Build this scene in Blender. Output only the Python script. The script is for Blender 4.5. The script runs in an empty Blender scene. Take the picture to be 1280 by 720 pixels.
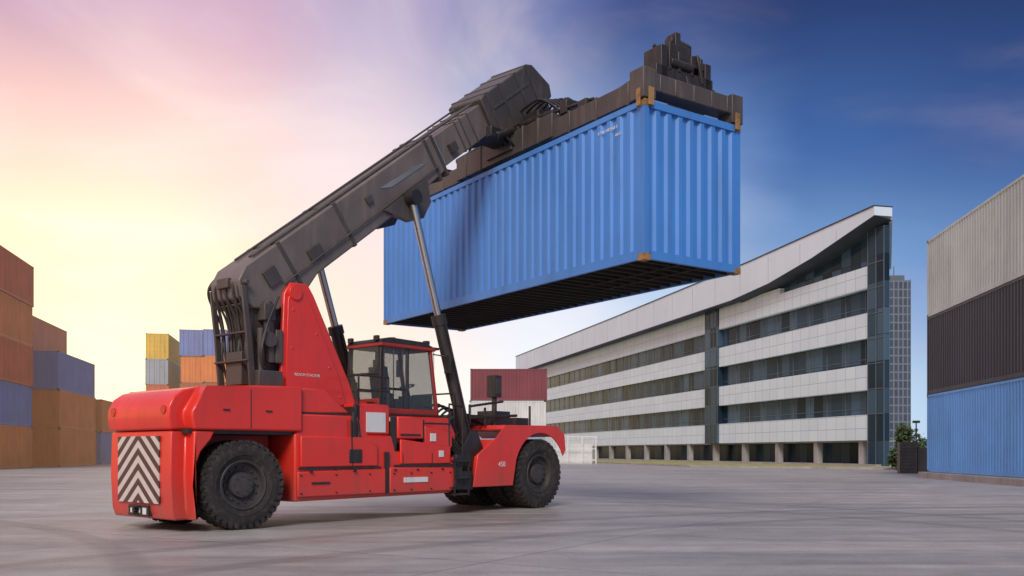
import bpy, bmesh, math, random
from mathutils import Vector, Matrix
random.seed(7)
R=math.radians
scene=bpy.context.scene
COL=scene.collection
scene.view_settings.view_transform='Standard'
scene.view_settings.look='None'
scene.view_settings.exposure=0

def lin(c):
    out=[]
    for v in c:
        v=v/255.0
        out.append(v/12.92 if v<=0.04045 else ((v+0.055)/1.055)**2.4)
    return (out[0],out[1],out[2],1)

# ------------------------------------------------------------ materials
def newmat(name):
    m=bpy.data.materials.new(name); m.use_nodes=True
    nt=m.node_tree; b=nt.nodes['Principled BSDF']
    return m,nt,b
def N(nt,t,**kw):
    n=nt.nodes.new(t)
    for k,v in kw.items(): setattr(n,k,v)
    return n
def paint(name,col,rough=0.4,var=0.25,scale=1.5,metal=0.0,dirt=(0.10,0.08,0.06),dirtamt=0.35,bump=0.05,coat=0.0,streak=True,grime=None):
    m,nt,b=newmat(name)
    tc=N(nt,'ShaderNodeTexCoord'); mp=N(nt,'ShaderNodeMapping')
    nt.links.new(tc.outputs['Object'],mp.inputs['Vector'])
    mp.inputs['Scale'].default_value=(scale*2.2,scale*2.2,scale*(0.35 if streak else 2.2))
    n1=N(nt,'ShaderNodeTexNoise'); n1.inputs['Scale'].default_value=1.6; n1.inputs['Detail'].default_value=8; n1.inputs['Roughness'].default_value=0.65
    nt.links.new(mp.outputs[0],n1.inputs['Vector'])
    n2=N(nt,'ShaderNodeTexNoise'); n2.inputs['Scale'].default_value=scale*0.6; n2.inputs['Detail'].default_value=5
    nt.links.new(tc.outputs['Object'],n2.inputs['Vector'])
    r1=N(nt,'ShaderNodeMapRange'); r1.inputs['From Min'].default_value=0.5; r1.inputs['From Max'].default_value=0.8; r1.inputs['To Max'].default_value=dirtamt
    nt.links.new(n1.outputs['Fac'],r1.inputs['Value'])
    hs=N(nt,'ShaderNodeHueSaturation'); hs.inputs['Color'].default_value=(col[0],col[1],col[2],1)
    r2=N(nt,'ShaderNodeMapRange'); r2.inputs['From Min'].default_value=0.3; r2.inputs['From Max'].default_value=0.7
    r2.inputs['To Min'].default_value=1-var; r2.inputs['To Max'].default_value=1+var
    nt.links.new(n2.outputs['Fac'],r2.inputs['Value']); nt.links.new(r2.outputs[0],hs.inputs['Value'])
    mx=N(nt,'ShaderNodeMixRGB'); mx.inputs['Color2'].default_value=(dirt[0],dirt[1],dirt[2],1)
    nt.links.new(r1.outputs[0],mx.inputs['Fac']); nt.links.new(hs.outputs[0],mx.inputs['Color1'])
    last=mx.outputs[0]
    if grime:  # road dust settling on the low parts (object z)
        sp=N(nt,'ShaderNodeSeparateXYZ'); nt.links.new(tc.outputs['Object'],sp.inputs[0])
        g=N(nt,'ShaderNodeMapRange'); g.inputs['From Min'].default_value=grime; g.inputs['From Max'].default_value=0.2; g.inputs['To Min'].default_value=0; g.inputs['To Max'].default_value=0.85
        nt.links.new(sp.outputs['Z'],g.inputs['Value'])
        gm_=N(nt,'ShaderNodeMath',operation='MULTIPLY'); nt.links.new(g.outputs[0],gm_.inputs[0]); nt.links.new(n1.outputs['Fac'],gm_.inputs[1])
        mg=N(nt,'ShaderNodeMixRGB'); mg.inputs['Color2'].default_value=(0.16,0.11,0.09,1); nt.links.new(gm_.outputs[0],mg.inputs['Fac']); nt.links.new(last,mg.inputs['Color1']); last=mg.outputs[0]
    nt.links.new(last,b.inputs['Base Color'])
    r3=N(nt,'ShaderNodeMapRange'); r3.inputs['To Min'].default_value=max(0.05,rough-0.12); r3.inputs['To Max'].default_value=min(1,rough+0.2)
    nt.links.new(n1.outputs['Fac'],r3.inputs['Value']); nt.links.new(r3.outputs[0],b.inputs['Roughness'])
    b.inputs['Metallic'].default_value=metal
    b.inputs['Coat Weight'].default_value=coat; b.inputs['Coat Roughness'].default_value=0.15
    if bump>0:
        bp=N(nt,'ShaderNodeBump'); bp.inputs['Strength'].default_value=bump; bp.inputs['Distance'].default_value=0.03
        nt.links.new(n2.outputs['Fac'],bp.inputs['Height']); nt.links.new(bp.outputs[0],b.inputs['Normal'])
    return m

RED=paint('red_paint',(0.76,0.032,0.018),0.36,0.10,1.0,dirt=(0.24,0.06,0.04),dirtamt=0.5,coat=0.3,grime=1.1)
RED2=paint('red_paint_worn',(0.36,0.025,0.018),0.5,0.2,1.4,dirtamt=0.5)
DARK=paint('boom_dark_steel',(0.150,0.122,0.108),0.42,0.25,1.2,dirt=(0.25,0.20,0.17),dirtamt=0.6)
DARK2=paint('boom_brown_steel',(0.068,0.056,0.051),0.45,0.25,1.4,dirt=(0.16,0.125,0.10),dirtamt=0.6)
BLACK=paint('black_steel',(0.026,0.022,0.021),0.42,0.3,2,dirt=(0.10,0.08,0.065),dirtamt=0.5)
RUB=paint('tyre_rubber',(0.026,0.022,0.021),0.85,0.3,3,dirt=(0.13,0.10,0.085),dirtamt=0.7,streak=False,bump=0.3)
RIM=paint('rim_grey',(0.045,0.038,0.037),0.5,0.3,3,dirtamt=0.5,streak=False)
CHROME=paint('chrome_rod',(0.50,0.47,0.45),0.22,0.05,1,metal=0.95,dirtamt=0.05,bump=0)
STEEL=paint('galvanised_steel',(0.32,0.32,0.32),0.45,0.15,2,metal=0.5)
WHITE=paint('white_paint',(0.72,0.72,0.70),0.5,0.06,1,dirtamt=0.3)
GOLD=paint('worn_yellow_casting',(0.30,0.16,0.06),0.55,0.35,5,dirt=(0.04,0.03,0.025),dirtamt=1.0,streak=False)
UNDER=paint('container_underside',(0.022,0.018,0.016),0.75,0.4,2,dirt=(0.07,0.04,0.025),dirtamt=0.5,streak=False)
CBLUE=paint('container_blue',(0.060,0.225,0.60),0.42,0.08,0.7,dirt=(0.05,0.12,0.27),dirtamt=0.55,bump=0.08)
CONC=paint('concrete_plinth',(0.34,0.325,0.31),0.85,0.2,1,dirtamt=0.5)
SEAT=paint('seat_fabric',(0.03,0.03,0.035),0.9,0.2,3)
AMBER,nt,b=newmat('amber_lens'); b.inputs['Base Color'].default_value=(0.8,0.25,0.02,1); b.inputs['Roughness'].default_value=0.2
REDL,nt,b=newmat('red_lens'); b.inputs['Base Color'].default_value=(0.5,0.01,0.01,1); b.inputs['Roughness'].default_value=0.12
CABG,nt,b=newmat('cab_glass')
b.inputs['Roughness'].default_value=0.03
b.inputs['Alpha'].default_value=0.30
b.inputs['Base Color'].default_value=(0.08,0.10,0.11,1)
HAZ,nt,b=newmat('hazard_stripes')
tc=N(nt,'ShaderNodeTexCoord'); sp=N(nt,'ShaderNodeSeparateXYZ'); nt.links.new(tc.outputs['Object'],sp.inputs[0])
a0=N(nt,'ShaderNodeMath',operation='SUBTRACT'); a0.inputs[1].default_value=1.28; nt.links.new(sp.outputs['Y'],a0.inputs[0])
ab=N(nt,'ShaderNodeMath',operation='ABSOLUTE'); nt.links.new(a0.outputs[0],ab.inputs[0])
ad=N(nt,'ShaderNodeMath',operation='MULTIPLY_ADD'); ad.inputs[1].default_value=0.8; nt.links.new(ab.outputs[0],ad.inputs[0]); nt.links.new(sp.outputs['Z'],ad.inputs[2])
ml=N(nt,'ShaderNodeMath',operation='MULTIPLY'); ml.inputs[1].default_value=4.0; nt.links.new(ad.outputs[0],ml.inputs[0])
fr=N(nt,'ShaderNodeMath',operation='FRACT'); nt.links.new(ml.outputs[0],fr.inputs[0])
gt=N(nt,'ShaderNodeMath',operation='GREATER_THAN'); gt.inputs[1].default_value=0.5; nt.links.new(fr.outputs[0],gt.inputs[0])
nzh=N(nt,'ShaderNodeTexNoise'); nzh.inputs['Scale'].default_value=5; nzh.inputs['Detail'].default_value=7; nt.links.new(tc.outputs['Object'],nzh.inputs['Vector'])
mx=N(nt,'ShaderNodeMixRGB'); mx.inputs['Color1'].default_value=(0.10,0.04,0.035,1); mx.inputs['Color2'].default_value=(0.70,0.62,0.58,1)
mx2=N(nt,'ShaderNodeMixRGB',blend_type='MULTIPLY'); mx2.inputs['Fac'].default_value=0.35
nt.links.new(gt.outputs[0],mx.inputs['Fac']); nt.links.new(mx.outputs[0],mx2.inputs['Color1']); nt.links.new(nzh.outputs['Fac'],mx2.inputs['Color2']); nt.links.new(mx2.outputs[0],b.inputs['Base Color']); b.inputs['Roughness'].default_value=0.5

# ------------------------------------------------------------ mesh builder
class MB:
    def __init__(s): s.v=[]; s.f=[]; s.m=[]
    def add(s,vs,fs,mi=0,M=None):
        o=len(s.v)
        for p in vs:
            p=Vector(p)
            s.v.append(M@p if M else p)
        for f in fs: s.f.append([i+o for i in f]); s.m.append(mi)
    def box(s,x0,x1,y0,y1,z0,z1,mi=0,M=None):
        s.add([(x0,y0,z0),(x1,y0,z0),(x1,y1,z0),(x0,y1,z0),(x0,y0,z1),(x1,y0,z1),(x1,y1,z1),(x0,y1,z1)],
              [(0,3,2,1),(4,5,6,7),(0,1,5,4),(1,2,6,5),(2,3,7,6),(3,0,4,7)],mi,M)
    def prism_y(s,pr,y0,y1,mi=0,M=None):
        n=len(pr)
        vs=[(x,y0,z) for x,z in pr]+[(x,y1,z) for x,z in pr]
        fs=[tuple(range(n)),tuple(range(2*n-1,n-1,-1))]+[(i,(i+1)%n,(i+1)%n+n,i+n) for i in range(n)]
        s.add(vs,fs,mi,M)
    def prism_z(s,pr,z0,z1,mi=0,M=None):
        n=len(pr)
        vs=[(x,y,z0) for x,y in pr]+[(x,y,z1) for x,y in pr]
        fs=[tuple(range(n)),tuple(range(2*n-1,n-1,-1))]+[(i,(i+1)%n,(i+1)%n+n,i+n) for i in range(n)]
        s.add(vs,fs,mi,M)
    def cyl(s,p0,p1,r0,r1=None,n=16,mi=0,M=None):
        if r1 is None: r1=r0
        p0=Vector(p0);p1=Vector(p1);d=(p1-p0).normalized()
        a=d.orthogonal().normalized(); b=d.cross(a)
        vs=[];
        for p,r in((p0,r0),(p1,r1)):
            for i in range(n):
                t=2*math.pi*i/n; vs.append(p+a*(r*math.cos(t))+b*(r*math.sin(t)))
        fs=[tuple(range(n)),tuple(range(2*n-1,n-1,-1))]+[(i,(i+1)%n,(i+1)%n+n,i+n) for i in range(n)]
        s.add(vs,fs,mi,M)
    def pipe(s,pts,r,n=8,mi=0,M=None):
        for i in range(len(pts)-1): s.cyl(pts[i],pts[i+1],r,r,n,mi,M)
    def lathe(s,prof,c,n=48,mi=0,M=None):
        k=len(prof); vs=[]
        for i in range(n):
            t=2*math.pi*i/n
            for r,y in prof: vs.append((c[0]+r*math.cos(t),c[1]+y,c[2]+r*math.sin(t)))
        fs=[]
        for i in range(n):
            j=(i+1)%n
            for q in range(k-1): fs.append((i*k+q,i*k+q+1,j*k+q+1,j*k+q))
        s.add(vs,fs,mi,M)
    def obj(s,name,mats,parent=None,M=None,bevel=0,seg=2,smooth=False,loc=None,rz=0):
        me=bpy.data.meshes.new(name)
        vs=[(M@v if M else v) for v in s.v]
        me.from_pydata([tuple(v) for v in vs],[],s.f)
        for i,p in enumerate(me.polygons): p.material_index=s.m[i]
        for m in mats: me.materials.append(m)
        bm=bmesh.new(); bm.from_mesh(me); bmesh.ops.recalc_face_normals(bm,faces=bm.faces); bm.to_mesh(me); bm.free()
        me.update()
        o=bpy.data.objects.new(name,me); COL.objects.link(o)
        if parent: o.parent=parent
        if loc: o.location=loc
        o.rotation_euler=(0,0,rz)
        if bevel>0:
            b=o.modifiers.new('bev','BEVEL'); b.width=bevel; b.segments=seg; b.limit_method='ANGLE'; b.angle_limit=R(40); b.harden_normals=False
        if smooth or bevel>0:
            for p in me.polygons: p.use_smooth=True
            try:
                me.set_sharp_from_angle(angle=R(38))
            except Exception: pass
        return o
def empty(name,loc=(0,0,0),rz=0):
    o=bpy.data.objects.new(name,None); COL.objects.link(o); o.location=loc; o.rotation_euler=(0,0,rz); o.empty_display_size=0.5
    return o
def hose(name,pts,r,mat,parent,M=None):
    c=bpy.data.curves.new(name,'CURVE'); c.dimensions='3D'; c.bevel_depth=r; c.bevel_resolution=2
    sp=c.splines.new('NURBS'); sp.points.add(len(pts)-1)
    for i,p in enumerate(pts):
        p=Vector(p); p=M@p if M else p
        sp.points[i].co=(p.x,p.y,p.z,1)
    sp.use_endpoint_u=True; sp.order_u=3
    o=bpy.data.objects.new(name,c); COL.objects.link(o); c.materials.append(mat)
    o.parent=parent
    return o
def text(name,body,size,mat,parent,origin,cx,cy,cz,ext=0.002):
    c=bpy.data.curves.new(name,'FONT'); c.body=body; c.size=size; c.extrude=ext; c.materials.append(mat)
    o=bpy.data.objects.new(name,c); COL.objects.link(o); o.parent=parent
    m=Matrix(((cx[0],cy[0],cz[0],origin[0]),(cx[1],cy[1],cz[1],origin[1]),(cx[2],cy[2],cz[2],origin[2]),(0,0,0,1)))
    o.matrix_local=m
    return o

# ------------------------------------------------------------ containers
def corr(mb,p0,p1,inn,z0,z1,per,dep,mi=0):
    p0=Vector(p0);p1=Vector(p1);inn=Vector(inn);L=(p1-p0).length;d=(p1-p0)/L
    n=max(1,round(L/per)); per=L/n
    pts=[]
    for i in range(n):
        for fx,fd in((0,0),(0.34,0),(0.5,1),(0.84,1)):
            pts.append(p0+d*((i+fx)*per)+inn*(fd*dep))
    pts.append(p1)
    k=len(pts)
    vs=[(p.x,p.y,z0) for p in pts]+[(p.x,p.y,z1) for p in pts]
    mb.add(vs,[(i,i+1,i+1+k,i+k) for i in range(k-1)],mi)
def container(name,L,W,H,mat,loc,rz,doors='L',castmat=None,per=0.28,detail=True):
    mb=MB(); e=0.012
    pw=0.12
    for x in(0,L-pw):
        for y in(0,W-pw):
            mb.box(x,x+pw,y,y+pw,0.126,H-0.126,0)
    for y in(0,W-0.07):
        mb.box(pw+.08,L-pw-.08,y,y+0.07,0.02,0.20,0)
        mb.box(pw+.08,L-pw-.08,y,y+0.07,H-0.12,H-0.01,0)
    for x in(0,L-0.08):
        mb.box(x,x+0.08,pw+.05,W-pw-.05,0.02,0.18,0)
        mb.box(x,x+0.08,pw+.05,W-pw-.05,H-0.15,H-0.01,0)
    corr(mb,(pw,W-e,0),(L-pw,W-e,0),(0,-1,0),0.13,H-0.115,per,0.042)
    corr(mb,(pw,e,0),(L-pw,e,0),(0,1,0),0.13,H-0.115,per,0.042)
    def endwall(x,inn,door):
        if not door:
            corr(mb,(x,pw,0),(x,W-pw,0),(inn,0,0),0.13,H-0.12,0.30,0.055)
        else:
            a=x; b=x+inn*0.03
            mb.box(min(a,b),max(a,b),pw,W/2-0.01,0.13,H-0.12,0)
            mb.box(min(a,b),max(a,b),W/2+0.01,W-pw,0.13,H-0.12,0)
            for fy in(0.17,0.38,0.62,0.83):
                xx=x-inn*0.04
                mb.cyl((xx,W*fy,0.12),(xx,W*fy,H-0.1),0.022,n=8,mi=3)
                for zz in(0.35,H*0.4,H*0.62,H-0.4):
                    mb.box(min(x,xx)-0.01,max(x,xx)+0.01,W*fy-0.05,W*fy+0.05,zz,zz+0.07,3)
            for zz in (H*0.3,H*0.5,H*0.7):
                mb.box(min(x,x-inn*0.015),max(x,x-inn*0.015),pw+0.02,W/2-0.05,zz,zz+0.05,0)
                mb.box(min(x,x-inn*0.015),max(x,x-inn*0.015),W/2+0.05,W-pw-0.02,zz,zz+0.05,0)
    endwall(0.02,1,doors=='0'); endwall(L-0.02,-1,doors=='L')
    mb.box(0.06,L-0.06,0.075,W-0.075,H-0.05,H-0.02,0)
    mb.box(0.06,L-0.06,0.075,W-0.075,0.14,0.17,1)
    if detail:
        n=int(L/0.33)
        for i in range(1,n):
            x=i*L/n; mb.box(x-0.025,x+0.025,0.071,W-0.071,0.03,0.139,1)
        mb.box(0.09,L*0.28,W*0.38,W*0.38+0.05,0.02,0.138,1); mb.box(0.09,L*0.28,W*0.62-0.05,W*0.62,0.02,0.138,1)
    cs=0.19;p=0.006
    for x in(-p,L-cs+p):
        for y in(-p,W-0.165+p):
            for z in(0,H-0.125):
                mb.box(x,x+cs,y,y+0.165,z,z+0.125,2)
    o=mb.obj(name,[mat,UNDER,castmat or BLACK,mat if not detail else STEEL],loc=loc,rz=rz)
    return o

CL,CW,CH=10.92,2.65,3.05
cang=math.atan2(0.824,-0.567)
cont=container('shipping_container',CL,CW,CH,CBLUE,(4.69,18.90,4.95),cang,'L',GOLD,per=0.30)
text('side_number','KTRU 482160 5',0.09,WHITE,cont,(0.42+0.95,CW+0.0,CH-0.34),(-1,0,0),(0,0,1),(0,1,0))
text('side_type','45G1',0.08,WHITE,cont,(0.42+0.42,CW+0.0,CH-0.50),(-1,0,0),(0,0,1),(0,1,0))
Cw=Matrix.Translation((4.69,18.90,4.95))@Matrix.Rotation(cang,4,'Z')

# ------------------------------------------------------------ reach stacker
tang=math.atan2(0.759,0.651)
T=empty('reach_stacker',(-4.46,15.40,0),tang)
Tw=Matrix.Translation((-4.46,15.40,0))@Matrix.Rotation(tang,4,'Z')
C2T=Tw.inverted()@Cw

def wheel(name,u,v,rad,w,side,steer=0):
    mb=MB()
    h=w/2
    pr=[(rad*0.52,-h*0.80),(rad*0.60,-h*0.98),(rad*0.70,-h*1.05),(rad*0.80,-h*1.04),(rad*0.90,-h*0.97),(rad*0.965,-h*0.8),(rad*0.965,h*0.8),(rad*0.90,h*0.97),(rad*0.80,h*1.04),(rad*0.70,h*1.05),(rad*0.60,h*0.98),(rad*0.52,h*0.80)]
    mb.lathe(pr,(0,0,0),64,0)
    n=36
    for i in range(n):
        for sd in(-1,1):
            t=2*math.pi*(i+(0.5 if sd>0 else 0))/n
            M=Matrix.Rotation(t,4,'Y')@Matrix.Translation((rad*0.955,sd*h*0.5,0))@Matrix.Rotation(sd*0.45,4,'X')
            mb.box(-0.02,rad*0.034,-h*0.48,h*0.48,-0.042,0.042,0,M)
            M2=Matrix.Rotation(t,4,'Y')@Matrix.Translation((rad*0.925,sd*h*0.92,0))
            mb.box(-0.05,0.03,-0.022,0.022,-0.034,0.034,0,M2)
    for sd in(-1,1):
        mb.lathe([(rad*0.66,sd*h*1.02),(rad*0.665,sd*h*1.065),(rad*0.685,sd*h*1.065),(rad*0.69,sd*h*1.03)],(0,0,0),56,0)
        mb.lathe([(rad*0.56,sd*h*0.9),(rad*0.54,sd*h*0.97),(rad*0.50,sd*h*0.93),(rad*0.47,sd*h*0.55),(rad*0.30,sd*h*0.42),(rad*0.27,sd*h*0.75),(rad*0.12,sd*h*0.82),(0.001,sd*h*0.82)],(0,0,0),40,1)
        for i in range(14):
            t=2*math.pi*i/14
            mb.cyl((rad*0.385*math.cos(t),sd*h*0.42,rad*0.385*math.sin(t)),(rad*0.385*math.cos(t),sd*h*0.62,rad*0.385*math.sin(t)),0.022,n=6,mi=1)
        for i in range(8):
            t=2*math.pi*i/8
            mb.cyl((rad*0.2*math.cos(t),sd*h*0.78,rad*0.2*math.sin(t)),(rad*0.2*math.cos(t),sd*h*0.86,rad*0.2*math.sin(t)),0.018,n=6,mi=1)
    o=mb.obj(name,[RUB,RIM],parent=T,smooth=True,loc=(u,v,rad-0.012))
    o.rotation_euler=(0,0,steer)
wheel('rear_wheel_near',0,0.27,0.76,0.54,-1,R(-5))
wheel('rear_wheel_far',0,2.28,0.76,0.54,1,R(-5))
wheel('front_wheel_near',7.85,0.25,0.81,0.5,-1)
wheel('front_wheel_near_inner',7.85,0.80,0.81,0.5,-1)
wheel('front_wheel_far',7.85,2.30,0.81,0.5,1)
wheel('front_wheel_far_inner',7.85,1.76,0.81,0.5,1)
ax=MB(); ax.cyl((0,0.5,0.75),(0,2.1,0.75),0.16,n=16); ax.cyl((7.85,0.4,0.8),(7.85,2.2,0.8),0.28,n=20); ax.box(-0.35,0.35,0.75,1.8,0.6,1.1); ax.box(7.4,8.3,1.05,1.5,0.5,1.3)
ax.obj('axles',[BLACK],parent=T,bevel=0.02)

def arch(cx,cz,r,a0,a1,n=14):
    return [(cx+r*math.cos(R(a0+(a1-a0)*i/n)),cz+r*math.sin(R(a0+(a1-a0)*i/n))) for i in range(n+1)]
mb=MB()
mb.prism_y([(-1.12,0.20),(-1.17,0.35),(-1.20,0.9),(-1.18,1.64),(-0.55,1.64)]+[(-0.62,1.50),(-0.80,1.30),(-0.90,1.05),(-0.92,0.75),(-0.88,0.20)],0.03,2.55)
o=mb.obj('counterweight',[RED],parent=T,bevel=0.03)
me=o.data; bm=bmesh.new(); bm.from_mesh(me)
es=[e for e in bm.edges if all(v.co.x<-1.1 for v in e.verts) and abs(e.verts[0].co.y-e.verts[1].co.y)<1e-4]
bmesh.ops.bevel(bm,geom=es,offset=0.26,segments=8,affect='EDGES'); bm.to_mesh(me); bm.free()
for p in me.polygons: p.use_smooth=True
me.set_sharp_from_angle(angle=R(38))
mb=MB(); mb.box(-1.0,0.9,0.62,1.95,0.45,1.62); mb.obj('counterweight_core',[RED2],parent=T,bevel=0.04)
mb=MB()
mb.prism_y([(-1.20,1.66),(-1.24,1.85),(-1.23,2.03),(-1.14,2.20),(-0.98,2.31),(-0.7,2.375),(0.2,2.43),(1.16,2.46),(1.16,1.66)],0.0,2.58)
o=mb.obj('engine_hood',[RED],parent=T,bevel=0.10,seg=4)
me=o.data; bm=bmesh.new(); bm.from_mesh(me)
es=[e for e in bm.edges if all(v.co.x<-0.95 for v in e.verts) and abs(e.verts[0].co.y-e.verts[1].co.y)<1e-4]
bmesh.ops.bevel(bm,geom=es,offset=0.26,segments=8,affect='EDGES'); bm.to_mesh(me); bm.free()
for p in me.polygons: p.use_smooth=True
me.set_sharp_from_angle(angle=R(50)); o.modifiers[0].angle_limit=R(50)
mb=MB()
mb.box(-1.0,1.1,0.1,2.5,1.60,1.68); mb.obj('hood_seam',[BLACK],parent=T)
mb=MB(); mb.box(-1.215,-1.195,0.60,1.98,0.46,1.56); mb.obj('hazard_panel',[HAZ],parent=T)
mb=MB()
mb.box(-1.22,-1.12,0.95,1.6,0.24,0.42,0)
for y in(1.0,1.2,1.4): mb.box(-1.227,-1.21,y,y+0.12,0.27,0.38,1)
mb.cyl((-1.12,1.28,0.34),(-1.30,1.28,0.34),0.05,n=12,mi=0)
mb.box(-1.34,-1.24,1.18,1.38,0.27,0.30,0);mb.box(-1.34,-1.24,1.18,1.38,0.38,0.41,0)
for y in(0.42,2.1):
    mb.cyl((-1.20,y,1.98),(-1.25,y,1.98),0.075,n=20,mi=2)
mb.obj('rear_fittings',[BLACK,WHITE,REDL],parent=T,bevel=0.004)
mb=MB()
mb.box(0.10,0.112,-0.006,0.004,1.70,2.35,0)
mb.box(-0.42,-0.3,-0.014,0.0,1.98,2.01,0); mb.box(0.4,0.52,-0.014,0.0,1.98,2.01,0)
for u in(1.9,2.75,3.55,4.35): mb.box(u,u+0.012,-0.008,0.02,0.62,1.28,0)
mb.obj('panel_seams',[BLACK],parent=T)

mb=MB()
mb.prism_y([(1.02,0.42),(1.02,1.62),(1.15,1.70),(1.15,1.98),(2.45,1.98),(2.7,1.62),(3.3,1.62),(3.4,1.32),(5.3,1.18),(5.3,0.62),(4.9,0.45)],0.04,0.95)
mb.prism_y([(1.0,0.45),(1.0,1.7),(5.6,1.35),(8.2,1.35),(8.2,0.8),(5.3,0.55)],0.96,1.75)
mb.prism_y([(1.02,0.42),(1.02,1.98),(2.45,1.98),(2.8,1.62),(5.2,1.4),(5.2,0.62),(4.9,0.45)],1.76,2.54)
mb.obj('chassis',[RED],parent=T,bevel=0.035)
mb=MB()
mb.prism_y([(1.05,0.50),(1.05,0.95),(3.1,0.98),(3.1,0.50)],-0.01,0.04)
mb.prism_y([(3.2,0.50),(3.2,1.0),(4.95,0.98),(5.05,0.66),(4.85,0.50)],-0.03,0.04)
mb.prism_y([(1.12,1.03),(1.12,1.58),(2.5,1.58),(2.9,1.42),(2.9,1.03)],-0.012,0.04)
mb.prism_y([(3.5,1.06),(3.5,1.55),(4.9,1.42),(4.9,1.06)],0.0,0.05)
mb.obj('side_panels',[RED],parent=T,bevel=0.02)
mb=MB()
mb.prism_y([(1.18,1.98),(1.18,2.44),(1.7,2.44),(2.3,2.02)],0.08,0.58)
mb.box(2.55,3.30,0.10,0.7,1.63,2.22)
mb.prism_y([(3.36,1.50),(3.36,2.02),(5.15,2.02),(5.35,1.7),(5.35,1.30)],0.30,1.8)
mb.box(3.45,4.15,0.03,0.3,1.56,2.0)
mb.prism_y([(4.2,1.45),(4.2,1.85),(5.0,1.72),(5.0,1.38)],0.05,0.3)
mb.box(2.4,3.3,0.75,2.4,1.6,2.3)
mb.obj('deck_boxes',[RED],parent=T,bevel=0.03)
mb=MB()
mb.box(2.70,3.18,0.085,0.101,1.68,2.06,0)
mb.box(3.52,4.05,0.018,0.032,1.62,1.66,1); mb.box(3.55,4.2,-0.045,-0.028,0.70,0.80,0); mb.box(1.35,1.75,-0.024,-0.01,0.72,0.76,1)
mb.box(4.35,4.5,0.03,0.052,1.52,1.68,0); mb.box(3.3,3.45,0.10,0.12,1.9,1.98,0)
mb.box(4.55,4.68,-0.012,0.0,1.2,1.33,0)
for u in (1.3,2.3,3.3,3.9,4.6):
    mb.box(u,u+0.05,-0.05,-0.01,0.93,0.97,1)
mb.box(3.35,5.0,-0.005,0.035,1.005,1.05,1); mb.box(1.1,3.0,0.0,0.035,0.985,1.025,1)
mb.box(5.02,5.25,0.0,0.04,0.7,1.15,1); mb.box(4.2,4.95,0.03,0.05,1.86,1.90,1)
mb.box(2.36,2.54,0.10,0.5,1.66,2.15,1); mb.box(3.31,3.44,0.06,0.5,1.35,2.0,1); mb.box(4.16,4.20,0.06,0.28,1.4,1.95,1)  # black boxes filling gaps between deck boxes, recess shade put in as colour
mb.box(3.1,3.2,-0.004,0.035,0.5,1.3,1); mb.box(1.16,2.2,0.06,0.09,1.98,2.015,1)
for u in(1.12,1.9,2.7,3.3,3.75,4.3,4.85):
    for z in(0.56,0.88): mb.cyl((u,-0.05 if u>3.2 else -0.025,z),(u,0.0,z),0.018,n=6,mi=1)
mb.obj('labels_latches_gap_shade',[WHITE,BLACK],parent=T)
text('side_lettering','REACH STACKER',0.075,WHITE,T,(1.40,0.565,2.70),(1,0,0),(0,0,1),(0,-1,0))
text('front_number','450',0.16,WHITE,T,(6.35,-0.034,0.98),(1,0,0),(0,0,1),(0,-1,0))
mb=MB()
pl=[(1.12,1.7),(1.12,2.5),(1.20,4.18),(1.34,4.40),(1.72,4.42),(1.86,4.22),(2.72,2.62),(3.10,1.6)]
mb.prism_y(pl,0.60,0.69); mb.prism_y(pl,1.66,1.75)
mb.prism_y([(1.22,2.3),(1.25,3.0),(2.4,2.9),(2.7,2.3)],0.69,1.66)
mb.obj('boom_support_tower',[RED],parent=T,bevel=0.02)
mb=MB()
mb.prism_y([(1.20,2.2),(1.27,4.1),(1.40,4.28),(1.62,4.28),(1.74,4.1),(2.42,2.75),(2.6,2.2)],0.570,0.60)
mb.cyl((1.42,0.54,4.22),(1.42,1.8,4.22),0.14,n=24)
for a_,b_ in((1.35,2.4),(1.35,3.2),(1.38,3.9),(1.9,3.5),(2.2,2.9),(2.45,2.35)): mb.cyl((a_,0.56,b_),(a_,0.575,b_),0.03,n=8)
mb.obj('tower_flange',[RED],parent=T,bevel=0.012)
mb=MB()
mb.prism_y([(0.72,2.42),(0.66,3.3),(0.62,4.2),(0.80,4.6),(1.3,4.6),(1.5,4.0),(1.4,2.42)],0.78,1.55)
for v in(0.62,1.62):
    mb.prism_y([(0.50,2.42),(0.42,3.4),(0.32,4.2),(0.42,4.25),(0.54,3.4),(0.64,2.42)],v,v+0.05)
for z in(2.9,3.4,3.9):
    mb.box(0.42,0.50,0.62,1.66,z,z+0.04)
mb.cyl((0.95,0.66,2.9),(0.88,0.66,4.0),0.09,n=12); mb.cyl((0.72,0.6,2.5),(0.70,0.6,3.5),0.06,n=12)
mb.box(0.6,1.1,0.5,0.72,2.42,2.75); mb.cyl((0.85,0.5,3.3),(0.85,0.75,3.3),0.14,n=16); mb.cyl((0.40,0.55,4.28),(0.40,1.75,4.28),0.045,n=10)
mb.box(0.75,0.98,0.55,0.78,3.65,3.95); mb.box(1.0,1.15,0.56,0.8,2.9,3.5); mb.box(0.5,0.7,0.9,1.4,2.5,3.1)
mb.box(0.25,0.45,0.95,1.3,4.2,4.38)
mb.obj('boom_foot_machinery',[DARK2],parent=T,bevel=0.015)
for i in range(9):
    v=0.72+0.11*i; j=random.uniform(-0.09,0.09)
    hose('foot_hose_%d'%i,[(0.75,v,2.4),(0.55+j,v+j,2.9),(0.55-j,v+0.05,3.6),(0.32+j*0.8,v-j,4.15),(0.42,v,4.52+j*0.4),(0.95,v+j*0.4,4.80),(1.25,v,4.95)],0.022+0.006*(i%2),BLACK,T)
    if i%3==0: hose('foot_loop_%d'%i,[(0.9,0.62,2.5+0.06*i),(0.55,0.52+j,2.9+j),(0.75,0.5,3.6+j),(1.05,0.55,4.1)],0.02,BLACK,T)

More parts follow.
